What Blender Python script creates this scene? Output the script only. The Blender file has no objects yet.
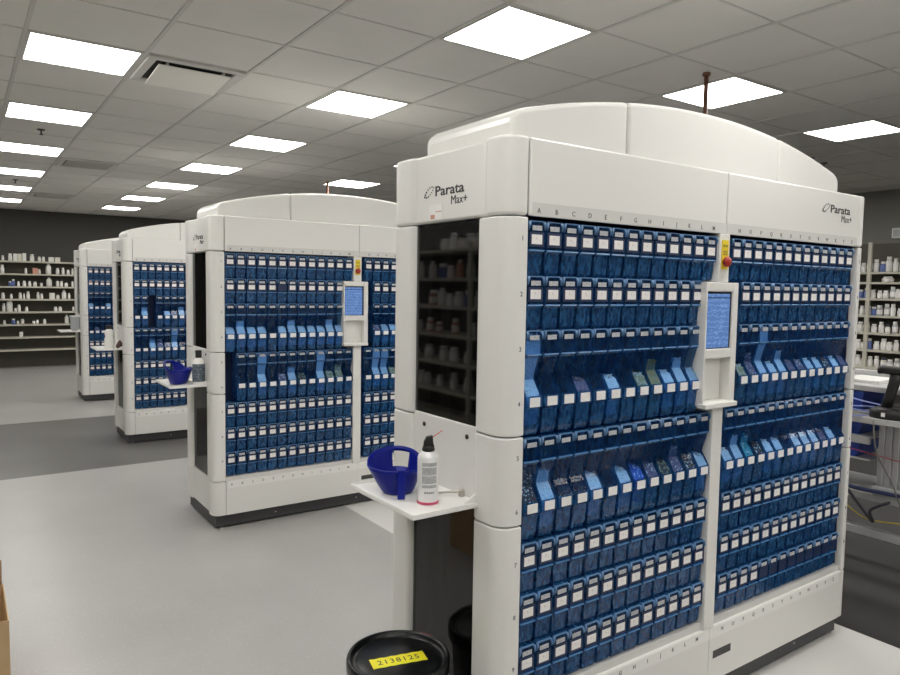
import bpy, bmesh, math, random
from mathutils import Vector, Matrix
random.seed(7)
PI = math.pi
S = bpy.context.scene
COL = S.collection
CEIL = 2.953
# ------------------------------------------------------------------ materials
def nt(name):
    m = bpy.data.materials.new(name); m.use_nodes = True
    t = m.node_tree; return m, t, t.nodes['Principled BSDF'], t.nodes['Material Output']
def mat(name, col, rough=.5, metal=0., spec=.5, emit=None, es=0., noise=None, bump=None, coat=0.):
    m, t, b, o = nt(name)
    b.inputs['Base Color'].default_value = (*col, 1)
    b.inputs['Roughness'].default_value = rough
    b.inputs['Metallic'].default_value = metal
    b.inputs['Specular IOR Level'].default_value = spec
    b.inputs['Coat Weight'].default_value = coat
    if emit:
        b.inputs['Emission Color'].default_value = (*emit, 1)
        b.inputs['Emission Strength'].default_value = es
    if noise:                       # (scale, colour2, lo, hi)
        tc = t.nodes.new('ShaderNodeTexCoord'); n = t.nodes.new('ShaderNodeTexNoise')
        r = t.nodes.new('ShaderNodeValToRGB')
        n.inputs['Scale'].default_value = noise[0]; n.inputs['Detail'].default_value = 4
        r.color_ramp.elements[0].position = noise[2]; r.color_ramp.elements[1].position = noise[3]
        r.color_ramp.elements[0].color = (*col, 1); r.color_ramp.elements[1].color = (*noise[1], 1)
        t.links.new(tc.outputs['Object'], n.inputs['Vector']); t.links.new(n.outputs['Fac'], r.inputs['Fac'])
        t.links.new(r.outputs['Color'], b.inputs['Base Color'])
    if bump:
        tc = t.nodes.new('ShaderNodeTexCoord'); n = t.nodes.new('ShaderNodeTexNoise'); bp = t.nodes.new('ShaderNodeBump')
        n.inputs['Scale'].default_value = bump[0]; bp.inputs['Strength'].default_value = bump[1]; bp.inputs['Distance'].default_value = bump[2]
        t.links.new(tc.outputs['Object'], n.inputs['Vector']); t.links.new(n.outputs['Fac'], bp.inputs['Height'])
        t.links.new(bp.outputs['Normal'], b.inputs['Normal'])
    return m
def clear(name, tint, base, fac, rough=.12, spec=.5):
    """tinted see-through plastic / glass: transparent mixed with a glossy body"""
    m, t, b, o = nt(name)
    b.inputs['Base Color'].default_value = (*base, 1); b.inputs['Roughness'].default_value = rough
    b.inputs['Specular IOR Level'].default_value = spec
    tr = t.nodes.new('ShaderNodeBsdfTransparent'); tr.inputs['Color'].default_value = (*tint, 1)
    mx = t.nodes.new('ShaderNodeMixShader'); mx.inputs[0].default_value = fac
    t.links.new(tr.outputs[0], mx.inputs[1]); t.links.new(b.outputs[0], mx.inputs[2])
    t.links.new(mx.outputs[0], o.inputs['Surface'])
    return m
def floor_mat(name, a, c, speck, rough):
    m, t, b, o = nt(name)
    tc = t.nodes.new('ShaderNodeTexCoord')
    n = t.nodes.new('ShaderNodeTexNoise'); n.inputs['Scale'].default_value = 1.1; n.inputs['Detail'].default_value = 5
    r = t.nodes.new('ShaderNodeValToRGB'); r.color_ramp.elements[0].position = .35; r.color_ramp.elements[1].position = .7
    r.color_ramp.elements[0].color = (*a, 1); r.color_ramp.elements[1].color = (*c, 1)
    v = t.nodes.new('ShaderNodeTexVoronoi'); v.inputs['Scale'].default_value = 52
    r2 = t.nodes.new('ShaderNodeValToRGB'); r2.color_ramp.elements[0].position = .12; r2.color_ramp.elements[1].position = .17
    r2.color_ramp.elements[0].color = (1, 1, 1, 1); r2.color_ramp.elements[1].color = (0, 0, 0, 1)
    mx = t.nodes.new('ShaderNodeMix'); mx.data_type = 'RGBA'
    mu = t.nodes.new('ShaderNodeMath'); mu.operation = 'MULTIPLY'; mu.inputs[1].default_value = .42
    t.links.new(tc.outputs['Object'], n.inputs['Vector']); t.links.new(n.outputs['Fac'], r.inputs['Fac'])
    t.links.new(tc.outputs['Object'], v.inputs['Vector']); t.links.new(v.outputs['Distance'], r2.inputs['Fac'])
    t.links.new(r2.outputs['Color'], mu.inputs[0]); t.links.new(mu.outputs[0], mx.inputs['Factor'])
    t.links.new(r.outputs['Color'], mx.inputs['A']); mx.inputs['B'].default_value = (*speck, 1)
    t.links.new(mx.outputs['Result'], b.inputs['Base Color'])
    b.inputs['Roughness'].default_value = rough
    return m
def stripes(name, c1, c2, scale, axis, lo=.45, hi=.55, rough=.6, noisy=4.):
    m, t, b, o = nt(name)
    tc = t.nodes.new('ShaderNodeTexCoord'); w = t.nodes.new('ShaderNodeTexWave')
    w.bands_direction = axis; w.inputs['Scale'].default_value = scale; w.inputs['Distortion'].default_value = noisy
    w.inputs['Detail'].default_value = 3; w.inputs['Detail Scale'].default_value = 6
    r = t.nodes.new('ShaderNodeValToRGB'); r.color_ramp.elements[0].position = lo; r.color_ramp.elements[1].position = hi
    r.color_ramp.elements[0].color = (*c1, 1); r.color_ramp.elements[1].color = (*c2, 1)
    t.links.new(tc.outputs['Object'], w.inputs['Vector']); t.links.new(w.outputs['Fac'], r.inputs['Fac'])
    t.links.new(r.outputs['Color'], b.inputs['Base Color']); b.inputs['Roughness'].default_value = rough
    return m
M = {}
M['white'] = mat('white_moulded_plastic', (.79, .78, .745), .30, spec=.45)
M['white2'] = mat('white_powder_coat', (.86, .85, .82), .35)
M['strip'] = mat('letter_strip_grey', (.66, .655, .63), .45)
M['gap'] = mat('dark_seam', (.05, .05, .05), .7)
M['plinth'] = mat('dark_grey_steel', (.045, .045, .047), .45, bump=(300, .05, .001))
M['navy'] = mat('navy_interior', (.007, .022, .075), .5)
def bluemat(name, tint, a, c, fac, rough, spec, sc=70):  # mottled reflections and pills showing through, painted into the blue as noise
    m = clear(name, tint, a, fac, rough, spec); t = m.node_tree; b = t.nodes['Principled BSDF']
    tc = t.nodes.new('ShaderNodeTexCoord'); oi = t.nodes.new('ShaderNodeObjectInfo'); ad = t.nodes.new('ShaderNodeVectorMath'); ad.operation = 'MULTIPLY_ADD'
    n = t.nodes.new('ShaderNodeTexNoise'); n.inputs['Scale'].default_value = sc; n.inputs['Detail'].default_value = 3
    rp = t.nodes.new('ShaderNodeValToRGB'); rp.color_ramp.elements[0].position = .38; rp.color_ramp.elements[1].position = .68
    rp.color_ramp.elements[0].color = (*a, 1); rp.color_ramp.elements[1].color = (*c, 1)
    cb = t.nodes.new('ShaderNodeCombineXYZ'); mu = t.nodes.new('ShaderNodeMath'); mu.operation = 'MULTIPLY'; mu.inputs[1].default_value = 30
    t.links.new(oi.outputs['Random'], mu.inputs[0]); t.links.new(mu.outputs[0], cb.inputs['X']); t.links.new(mu.outputs[0], cb.inputs['Z'])
    ad.inputs[1].default_value = (1.3, 1, .55)
    t.links.new(tc.outputs['Object'], ad.inputs[0]); t.links.new(cb.outputs[0], ad.inputs[2])
    t.links.new(ad.outputs[0], n.inputs['Vector']); t.links.new(n.outputs['Fac'], rp.inputs['Fac']); t.links.new(rp.outputs['Color'], b.inputs['Base Color'])
    return m
M['blue'] = bluemat('blue_clear_plastic', (.16, .36, .70), (.012, .075, .23), (.045, .19, .43), .55, .16, .7)
M['bluetop'] = bluemat('blue_plastic_front', (.46, .68, .95), (.005, .030, .100), (.03, .12, .28), .30, .12, .6, 40)
M['bluelid'] = clear('blue_clear_lid', (.62, .80, .97), (.02, .07, .16), .16, .08, .8)
M['ledge'] = mat('blue_plastic_ledge', (.08, .22, .45), .22, spec=.7)
M['latch'] = mat('pale_blue_latch', (.10, .22, .42), .10, spec=.9)
M['tag'] = mat('white_paper_label', (.86, .84, .82), .6, noise=(160, (.62, .55, .52), .58, .75))
M['barcode'] = stripes('barcode_label', (.70, .72, .74), (.16, .18, .22), 90, 'X', .5, .6)
M['ink'] = mat('dark_ink', (.035, .035, .04), .5)
M['midink'] = mat('grey_ink', (.12, .12, .125), .5)
M['glass'] = clear('smoked_glass', (.45, .45, .45), (.004, .004, .004), .62, .03, .8)
M['inside'] = mat('machine_inside', (.010, .010, .010), .6)
M['holes'] = mat('black_rubber', (.01, .01, .01), .5)
M['screen'] = None
M['yellow'] = mat('safety_yellow', (.85, .66, .02), .5)
M['red'] = mat('emergency_red', (.40, .03, .02), .3)
M['steel'] = mat('brushed_steel', (.55, .53, .48), .3, metal=1.)
M['copper'] = mat('copper_pipe', (.26, .13, .085), .45, metal=.5)
M['scoop'] = mat('royal_blue_plastic', (.001, .009, .24), .3, spec=.3)
M['canbody'] = mat('white_can_paint', (.82, .82, .82), .3, metal=.1)
M['cantext'] = stripes('grey_print', (.30, .31, .32), (.60, .60, .60), 75, 'Z', .35, .65, noisy=5.)
M['canpink'] = mat('pink_can_rim', (.60, .08, .17), .4)
M['black'] = mat('black_plastic', (.012, .012, .013), .35)
M['redstraw'] = mat('red_straw', (.6, .06, .05), .4)
M['lid'] = mat('black_lid_plastic', (.005, .006, .007), .28, spec=.45, bump=(60, .05, .002))
M['label_y'] = mat('yellow_label', (.88, .82, .02), .5)
M['card'] = mat('brown_cardboard', (.52, .36, .19), .8, noise=(14, (.57, .40, .22), .35, .7))
M['cardin'] = mat('cardboard_inside', (.42, .28, .15), .85)
M['tile'] = mat('ceiling_tile', (.78, .765, .73), .9, noise=(3, (.75, .735, .70), .3, .7), bump=(260, .12, .002))
M['tee'] = mat('ceiling_tee', (.63, .62, .59), .6)
M['lamp'] = mat('light_panel', (1, 1, 1), .5, emit=(1., .975, .94), es=7.5)
M['lampframe'] = mat('lamp_frame', (.62, .61, .58), .5)
M['duct'] = mat('duct_dark', (.012, .011, .010), .7)
M['ventplate'] = mat('vent_plate', (.88, .86, .80), .5)
M['wall_dark'] = mat('charcoal_wall', (.078, .075, .069), .8, bump=(90, .04, .002))
M['wall_grey'] = mat('taupe_wall', (.21, .205, .185), .8, bump=(90, .04, .002))
M['shelf'] = mat('putty_shelf_metal', (.55, .53, .44), .45)
M['shelfback'] = mat('shelf_back_panel', (.10, .093, .078), .7)
M['bw'] = mat('bottle_white', (.80, .79, .75), .4)
M['bcap'] = mat('bottle_cap_white', (.86, .85, .82), .45)
M['bcap2'] = mat('bottle_cap_dark', (.05, .06, .09), .45)
M['bblue'] = mat('bottle_blue', (.12, .17, .42), .4)
M['bpink'] = mat('carton_pink', (.60, .30, .22), .6)
M['bgrey'] = mat('bottle_label_grey', (.45, .47, .48), .5)
M['bcream'] = mat('bottle_cream', (.68, .65, .55), .45)
M['benchgrey'] = mat('bench_light_grey', (.50, .50, .50), .4, metal=.2)
M['alu'] = mat('aluminium_profile', (.55, .55, .56), .35, metal=.6)
M['binblue'] = mat('blue_bin', (.012, .045, .30), .4)
M['strap'] = mat('lavender_strap', (.30, .38, .75), .5)
M['cable_dark'] = mat('dark_cable', (.02, .022, .03), .5)
M['cable_navy'] = mat('navy_cable', (.015, .025, .09), .5)
M['cable_yellow'] = mat('yellow_cable', (.5, .38, .06), .5)
M['cable_red'] = mat('red_cable', (.42, .05, .06), .5)
M['cable_grey'] = mat('grey_cable', (.18, .17, .15), .5)
M['scan'] = mat('scanner_black', (.009, .009, .009), .4)
M['brown'] = mat('brown_rubber', (.09, .045, .035), .6)
M['f_grey'] = floor_mat('floor_vinyl_grey', (.37, .365, .352), (.43, .425, .41), (.66, .655, .63), .32)
M['f_dark'] = floor_mat('floor_vinyl_dark', (.115, .112, .107), (.145, .141, .134), (.2, .19, .18), .36)
M['f_light'] = floor_mat('floor_vinyl_light', (.70, .69, .66), (.75, .74, .71), (.8, .79, .75), .34)
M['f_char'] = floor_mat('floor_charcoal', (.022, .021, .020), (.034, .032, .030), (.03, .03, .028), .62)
def screen_mat():
    m, t, b, o = nt('touch_screen')
    tc = t.nodes.new('ShaderNodeTexCoord'); w = t.nodes.new('ShaderNodeTexWave'); w.bands_direction = 'Z'
    w.inputs['Scale'].default_value = 16; w.inputs['Distortion'].default_value = 7; w.inputs['Detail'].default_value = 2; w.inputs['Detail Scale'].default_value = 4
    r = t.nodes.new('ShaderNodeValToRGB'); r.color_ramp.elements[0].position = .75; r.color_ramp.elements[1].position = .95
    r.color_ramp.elements[0].color = (.050, .105, .235, 1); r.color_ramp.elements[1].color = (.10, .17, .34, 1)
    t.links.new(tc.outputs['Object'], w.inputs['Vector']); t.links.new(w.outputs['Fac'], r.inputs['Fac'])
    t.links.new(r.outputs['Color'], b.inputs['Emission Color']); b.inputs['Emission Strength'].default_value = 1.0
    b.inputs['Base Color'].default_value = (.01, .01, .02, 1); b.inputs['Roughness'].default_value = .15
    return m
M['screen'] = screen_mat()
PILL = {'white': mat('pills_white', (.90, .95, 1.), .5), 'blue': mat('pills_pale_blue', (.66, .82, .98), .5),
        'brown': mat('pills_pinkish_brown', (.52, .34, .34), .5), 'amber': mat('pills_amber', (.75, .42, .06), .5),
        'olive': mat('pills_olive', (.40, .36, .20), .5), 'beige': mat('pills_beige_green', (.72, .66, .42), .5),
        'teal': mat('pills_teal', (.05, .40, .50), .5), 'royal': mat('pills_royal_blue', (.05, .14, .62), .5),
        'maroon': mat('pills_maroon_white', (.22, .04, .05), .5), 'violet': mat('pills_violet', (.17, .13, .24), .5),
        'dark': mat('pills_dark_brown', (.055, .045, .045), .5)}
# ------------------------------------------------------------------ mesh helpers
class MB:
    def __init__(s): s.bm = bmesh.new(); s.mi = 0
    def _new(s, vs, fs, smooth=False):
        v = [s.bm.verts.new(p) for p in vs]
        for f in fs:
            try:
                q = s.bm.faces.new([v[i] for i in f]); q.material_index = s.mi; q.smooth = smooth
            except ValueError: pass
    def box(s, x0, x1, y0, y1, z0, z1, T=None):
        vs = [Vector(p) for p in ((x0,y0,z0),(x1,y0,z0),(x1,y1,z0),(x0,y1,z0),(x0,y0,z1),(x1,y0,z1),(x1,y1,z1),(x0,y1,z1))]
        if T: vs = [T @ v for v in vs]
        s._new(vs, [(3,2,1,0),(4,5,6,7),(0,1,5,4),(1,2,6,5),(2,3,7,6),(3,0,4,7)]); return s
    def prism(s, pts, z0, z1, axis='z', smooth=False):
        """pts: closed outline; axis z: (x,y) swept in z; axis y: (x,z) swept in y; axis x: (y,z) swept in x"""
        n = len(pts)
        def P(a, b, h): return {'z': (a, b, h), 'y': (a, h, b), 'x': (h, a, b)}[axis]
        vs = [P(a, b, z0) for a, b in pts] + [P(a, b, z1) for a, b in pts]
        v = [s.bm.verts.new(p) for p in vs]
        fs = [v[:n][::-1], v[n:]]
        for f in fs: q = s.bm.faces.new(f); q.material_index = s.mi
        for i in range(n):
            j = (i + 1) % n
            q = s.bm.faces.new((v[i], v[j], v[n+j], v[n+i])); q.material_index = s.mi; q.smooth = smooth
        return s
    def loft(s, rings, smooth=True, cap=True):
        R = [[s.bm.verts.new(p) for p in r] for r in rings]; n = len(R[0])
        for a, b in zip(R, R[1:]):
            for i in range(n):
                j = (i + 1) % n
                q = s.bm.faces.new((a[i], a[j], b[j], b[i])); q.material_index = s.mi; q.smooth = smooth
        if cap:
            for r in (R[0][::-1], R[-1]): q = s.bm.faces.new(r); q.material_index = s.mi
        return s
    def lathe(s, prof, cx=0, cy=0, cz=0, n=24, T=None, smooth=True):
        rings = []
        for r, z in prof:
            ring = [Vector((cx + max(r, 1e-4)*math.cos(2*PI*k/n), cy + max(r, 1e-4)*math.sin(2*PI*k/n), cz + z)) for k in range(n)]
            if T: ring = [T @ p for p in ring]
            rings.append(ring)
        return s.loft(rings, smooth)
    def tube(s, pts, r, n=8):
        pts = [Vector(p) for p in pts]; rings = []
        up = Vector((.13, .31, .94)).normalized()
        for i, p in enumerate(pts):
            d = (pts[min(i+1, len(pts)-1)] - pts[max(i-1, 0)]).normalized()
            a = d.cross(up)
            if a.length < .05: a = d.cross(Vector((1, 0, 0)))
            a.normalize(); b = d.cross(a)
            rr = r[i] if isinstance(r, (list, tuple)) else r
            rings.append([p + rr*(math.cos(2*PI*k/n)*a + math.sin(2*PI*k/n)*b) for k in range(n)])
        return s.loft(rings)
    def mesh(s, name, *mats):
        bmesh.ops.recalc_face_normals(s.bm, faces=s.bm.faces)
        me = bpy.data.meshes.new(name); s.bm.to_mesh(me); s.bm.free()
        for m in mats: me.materials.append(m)
        return me
def add(name, me, parent=None, loc=None, rz=0):
    o = bpy.data.objects.new(name, me); COL.objects.link(o)
    if parent: o.parent = parent
    if loc is not None: o.location = loc
    if rz: o.rotation_euler[2] = rz
    return o
def bev(o, w=.005, seg=2, ang=38):
    b = o.modifiers.new('Bevel', 'BEVEL'); b.width = w; b.segments = seg; b.limit_method = 'ANGLE'; b.angle_limit = math.radians(ang)
    if ang > 55:
        b.harden_normals = True
        for p in o.data.polygons: p.use_smooth = True
    return o
def tag(o, label, cat, group=None):
    o['label'] = label; o['category'] = cat
    if group: o['group'] = group
    return o
def struct(o, label=None):
    o['kind'] = 'structure'
    if label: o['label'] = label
    return o
def empty(name, loc, rz=0):
    o = bpy.data.objects.new(name, None); COL.objects.link(o); o.location = loc; o.rotation_euler[2] = rz
    o.empty_display_size = .1
    return o
def copy_tree(o, loc=None, parent=None):
    c = o.copy(); COL.objects.link(c)
    if parent: c.parent = parent
    if loc is not None: c.location = loc
    for ch in list(o.children): copy_tree(ch, None, c)
    return c
def text_into(mb, body, size, T, extrude=.0006, bold=0., align='LEFT', spacing=1.):
    cu = bpy.data.curves.new('lettering', 'FONT'); cu.body = body; cu.size = size; cu.extrude = extrude
    cu.offset = bold; cu.align_x = align; cu.space_character = spacing; cu.resolution_u = 2
    ob = bpy.data.objects.new('lettering', cu); COL.objects.link(ob)
    dg = bpy.context.evaluated_depsgraph_get(); dg.update()
    me = bpy.data.meshes.new_from_object(ob.evaluated_get(dg))
    bpy.data.objects.remove(ob); bpy.data.curves.remove(cu)
    vs = [T @ v.co for v in me.vertices]; base = [mb.bm.verts.new(v) for v in vs]
    for p in me.polygons:
        try:
            q = mb.bm.faces.new([base[i] for i in p.vertices]); q.material_index = mb.mi
        except ValueError: pass
    bpy.data.meshes.remove(me)
def frontT(x, z, y=-.001):      # text on a plane facing -Y
    return Matrix.Translation((x, y, z)) @ Matrix(((1,0,0,0),(0,0,-1,0),(0,1,0,0),(0,0,0,1)))
def endT(y, z, x):              # text on a plane facing -X, reading towards -Y
    return Matrix.Translation((x, y, z)) @ Matrix(((0,0,-1,0),(-1,0,0,0),(0,1,0,0),(0,0,0,1)))
# ------------------------------------------------------------------ room
X0, X1, Y0, Y1 = -2.6, 9.55, -6.2, 12.35
fb = MB(); xs = [X0, 1.955, 3.14, X1]; ys = [Y0, 3.40, 6.02, Y1]
fb.bm.verts.index_update()
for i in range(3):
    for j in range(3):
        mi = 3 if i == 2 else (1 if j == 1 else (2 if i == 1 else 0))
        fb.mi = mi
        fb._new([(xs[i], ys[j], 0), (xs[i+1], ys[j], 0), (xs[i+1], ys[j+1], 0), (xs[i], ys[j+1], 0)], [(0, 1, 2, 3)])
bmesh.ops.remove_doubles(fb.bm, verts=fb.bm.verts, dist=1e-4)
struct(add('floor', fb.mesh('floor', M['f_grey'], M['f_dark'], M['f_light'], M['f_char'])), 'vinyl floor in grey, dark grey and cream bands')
struct(add('ceiling', MB().box(X0, X1, Y0, Y1, CEIL+.006, CEIL+.06).mesh('ceiling', M['tile'])), 'suspended ceiling of square off-white tiles')
T_ = .6096
tb = MB()
i = math.ceil(X0/T_)
while i*T_ < X1:
    tb.box(i*T_-.011, i*T_+.011, Y0, Y1, CEIL, CEIL+.008); i += 1
j = math.ceil(Y0/T_)
while j*T_ < Y1:
    tb.box(X0, X1, j*T_-.006, j*T_+.006, CEIL+.003, CEIL+.0078); j += 1
struct(add('trim_1', tb.mesh('ceiling_grid', M['tee'])), 'metal grid that carries the ceiling tiles')
struct(add('wall_back', MB().box(X0, X1, Y1, Y1+.1, 0, CEIL+.06).mesh('wall_back', M['wall_dark'])), 'charcoal painted back wall')
struct(add('wall_right', MB().box(X1, X1+.1, Y0, Y1, 0, CEIL+.06).mesh('wall_right', M['wall_grey'])), 'taupe painted right wall')
struct(add('wall_left', MB().box(X0-.1, X0, Y0, Y1, 0, CEIL+.06).mesh('wall_left', M['wall_grey'])))
struct(add('wall_front', MB().box(X0, X1, Y0-.1, Y0, 0, CEIL+.06).mesh('wall_front', M['wall_grey'])))
struct(add('baseboard_back', MB().box(X0, X1, Y1-.012, Y1, 0, .1).mesh('baseboard_back', M['black'])), 'black cove base along the back wall')
struct(add('baseboard_right', MB().box(X1-.012, X1, Y0, Y1-.012, 0, .1).mesh('baseboard_right', M['black'])))
# ceiling light panels: square troffers on a regular rhythm
ordn = ['first', 'second', 'third', 'fourth', 'fifth', 'sixth', 'seventh', 'eighth', 'ninth', 'tenth', 'eleventh', 'twelfth', 'thirteenth', 'fourteenth', 'fifteenth', 'sixteenth']
fr = MB(); h = T_/2
for a, b, c, d in ((-h+.012, h-.012, -h+.010, -h+.03), (-h+.012, h-.012, h-.03, h-.010), (-h+.012, -h+.026, -h+.03, h-.03), (h-.029, h-.012, -h+.03, h-.03)):
    fr.box(a, b, c, d, -.001, .006)
frame_me = fr.mesh('light_frame', M['lampframe'])
diff_me = MB().box(-h+.026, h-.029, -h+.03, h-.03, .002, .006).mesh('light_diffuser', M['lamp'])
rowname = {0: 'over the left aisle', 3: 'over the dispensers', 6: 'behind the dispensers', 9: 'nearest the right wall', 12: 'near the right wall', -3: 'outside the aisle on the left'}
for ci in (-3, 0, 3, 6, 9, 12):
    for cj in range(-10, 19, 3):
        x, y = (ci+.5)*T_, (cj+.5)*T_
        if not (X0+.3 < x < X1-.3 and Y0+.3 < y < Y1-.3): continue
        if ci == -3 and cj > 9: continue
        e = empty('ceiling_light', (x, y, CEIL))
        k = (cj+10)//3
        tag(e, 'glowing square light panel %s, %s from the near end' % (rowname[ci], ordn[k]), 'ceiling light', 'light panels in the ceiling')
        add('light_frame', frame_me, e); add('diffuser', diff_me, e)
# supply vents with a hanging plate
def vent(ci, cj, label, slatted=False):
    e = empty('ceiling_vent', ((ci+.5)*T_, (cj+.5)*T_, CEIL))
    tag(e, label, 'air vent', 'air vents in the ceiling')
    f = MB()
    for a, b, c, d in ((-h+.013, h-.013, -h+.011, -h+.07), (-h+.013, h-.013, h-.07, h-.011), (-h+.013, -h+.07, -h+.07, h-.07), (h-.07, h-.013, -h+.07, h-.07)):
        f.box(a, b, c, d, -.012, .008)
    bev(add('vent_frame', f.mesh('vent_frame', M['lampframe']), e), .008, 2)
    add('vent_opening', MB().box(-h+.07, h-.07, -h+.07, h-.07, .0, .01).mesh('vent_opening', M['duct']), e)
    if slatted:
        for k in range(7):
            yy = -.2 + k*.066
            add('slat', MB().box(-.225, .225, yy, yy+.022, -.014, -.006).mesh('slat', M['lampframe']), e)
    else:
        T = Matrix.Translation((0, 0, -.036)) @ Matrix.Rotation(math.radians(-4), 4, 'X')
        bev(add('vent_plate', MB().box(-.22, .22, -.205, .19, -.003, .003, T).mesh('vent_plate', M['ventplate']), e), .002, 1)
        b_ = MB()
        for sx in (-.17, .17):
            b_.box(sx-.006, sx+.006, -.22, .21, -.018, -.006)
        add('bracket', b_.mesh('vent_bracket', M['lampframe']), e)
vent(1, 2, 'white square air vent with a hanging plate beside the nearest left ceiling light')
vent(1, 9, 'slatted square air vent in the middle of the left ceiling', True)
vent(1, 15, 'slatted square air vent at the far end near the back wall', True)
def sprinkler(x, y, label):
    e = empty('sprinkler', (x, y, CEIL+.006)); tag(e, label, 'sprinkler', 'fire sprinklers in the ceiling')
    add('escutcheon', MB().lathe([(.0, -.012), (.030, -.010), (.034, 0)], n=16).mesh('escutcheon', M['midink']), e)
    add('sprinkler_head', MB().lathe([(.0, -.050), (.018, -.048), (.018, -.045), (.006, -.042), (.006, -.011)], n=12).mesh('sprinkler_head', M['black']), e)
sprinkler(.51*T_, 6.62*T_, 'dark fire sprinkler between the second and third left lights')
sprinkler(.55*T_, 12.84*T_, 'small dark fire sprinkler far down the left lights')
sprinkler(10.95*T_, .85*T_, 'dark fire sprinkler above the right end of the nearest dispenser, left one')
sprinkler(11.55*T_, .95*T_, 'dark fire sprinkler above the right end of the nearest dispenser, right one')
# vertical copper pipes hanging behind the machines
for x, y, lb in ((3.47, -.53, 'copper pipe rising to the ceiling behind the nearest dispenser'), (3.62, 5.2, 'thin dark copper pipe rising behind the second dispenser')):
    e = empty('ceiling_pipe', (x, y, 0)); tag(e, lb, 'pipe', 'copper pipes behind the dispensers')
    add('pipe', MB().tube([(0, 0, .001), (0, 0, CEIL)], .0135, 12).mesh('pipe', M['copper']), e)
    add('pipe_flange', MB().lathe([(.014, 0), (.024, .0), (.024, .016), (.014, .016)], 0, 0, CEIL-.018, 14).mesh('pipe_flange', M['copper']), e)
    add('floor_flange', MB().lathe([(.014, 0), (.03, 0), (.03, .01), (.014, .012)], 0, 0, .0, 14).mesh('floor_flange', M['steel']), e)
# ------------------------------------------------------------------ dispenser
ZT, ZH, ZP, ZB = 2.054, 1.821, .320, .092
W, XR, D = .970, 1.980, .655
def arc(cx, cy, r, a0, a1, n):
    return [(cx + r*math.cos(math.radians(a0+(a1-a0)*k/n)), cy + r*math.sin(math.radians(a0+(a1-a0)*k/n))) for k in range(n+1)]
def end_outline():   # left end, front seam to rear, closed
    return [(0, 0)] + arc(-.030, .055, .055, 270, 180, 10) + [(-.085, .090), (-.081, .102), (-.074, .112), (-.070, .120), (-.070, .500), (-.074, .508), (-.081, .518), (-.085, .530)] + arc(-.030, D-.055, .055, 180, 90, 7) + [(0, D)]
FRONT_COL = [(0, 0)] + arc(-.030, .055, .055, 270, 180, 10) + [(-.085, .118), (-.081, .130), (-.076, .138), (-.066, .143), (-.045, .145), (0, .145)]
REAR_COL = [(0, .505), (-.045, .505), (-.070, .507), (-.078, .512), (-.083, .520), (-.085, .530)] + arc(-.030, D-.055, .055, 180, 90, 7) + [(0, D)]
def mir(pts, side): return pts if side < 0 else [(XR - .68*x, y) for x, y in pts][::-1]
mach = empty('prescription_dispenser', (0, 0, 0))
# dark carcass behind the panels
c = MB()
c.box(.002, XR-.002, .150, D-.006, ZB+.01, ZT-.012)
c.box(.002, XR-.002, .012, .150, ZH+.006, ZT-.012)
c.box(.002, XR-.002, .012, .150, ZB+.01, ZP-.006)
c.box(-.050, .004, .030, .135, ZB+.01, ZT-.012); c.box(-.050, .004, .512, D-.035, ZB+.01, ZT-.012)
c.box(XR-.004, XR+.034, .030, .135, ZB+.01, ZT-.012); c.box(XR-.004, XR+.034, .512, D-.035, ZB+.01, ZT-.012)
c.box(-.03, XR+.03, .2, .5, .1, .14)
add('carcass', c.mesh('carcass', M['navy']), mach)
lg = MB().box(.003, XR-.003, .010, .148, ZP-.004, ZP+.024)
add('bottom_ledge', lg.mesh('bottom_ledge', M['strip']), mach)
bev(add('rear_panel', MB().box(.002, XR-.002, D-.006, D, ZB, ZT).mesh('rear_panel', M['white']), mach), .003, 1)
for side in (-1, 1):
    bev(add('end_header', MB().prism(mir(end_outline(), side), ZH+.004, ZT, smooth=False).mesh('end_header', M['white']), mach), .011, 3, 60)
    bev(add('end_base', MB().prism(mir(end_outline(), side), ZB, ZP-.004).mesh('end_base', M['white']), mach), .005, 2, 60)
    for z0, z1 in ((1.173, ZH), (.900, 1.169), (ZP, .896)):
        bev(add('corner_panel', MB().prism(mir(FRONT_COL, side), z0, z1).mesh('corner_panel', M['white']), mach), .005, 2, 60)
        bev(add('rear_corner_panel', MB().prism(mir(REAR_COL, side), z0, z1).mesh('rear_corner_panel', M['white']), mach), .005, 2, 60)
    sx = -1 if side < 0 else 1; ox = 0 if side < 0 else XR
    if side > 0: sx = .68
    def xb(a, b): return (min(ox+sx*a, ox+sx*b), max(ox+sx*a, ox+sx*b))
    a, b = xb(.058, .064)
    add('window', MB().box(a, b, .143, .507, 1.181, ZH-.002).mesh('window', M['glass']), mach)
    add('lower_window', MB().box(a, b, .143, .507, ZP+.004, .930).mesh('lower_window', M['glass']), mach)
    a, b = xb(.054, .068)
    rp = bev(add('recess_panel', MB().box(a, b, .143, .507, .932, 1.180).mesh('recess_panel', M['white']), mach), .002, 1)
    for yy in (.192, .440):
        T = Matrix.Translation((ox+sx*.068, yy, 1.143)) @ Matrix.Rotation(PI/2, 4, 'Y')
        add('grommet', MB().lathe([(.0, -.003), (.008, -.003), (.008, .003), (.0, .003)], T=T, n=14).mesh('grommet', M['holes']), rp)
    # interior panel behind the glass, and added rails imitating reflected vertical bands
    a, b = xb(.002, .010)
    add('inner_panel', MB().box(a, b, .13, .49, ZP+.01, 1.80).mesh('inner_panel', M['inside']), mach)
    for k in range(2):
        a, b = xb(.012, .03)
        yy = .20 + .17*k
        add('reflection_band', MB().box(a, b, yy, yy+.035, ZP+.02, 1.78).mesh('reflection_band', M['strip'] if k else M['midink']), mach)
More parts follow.
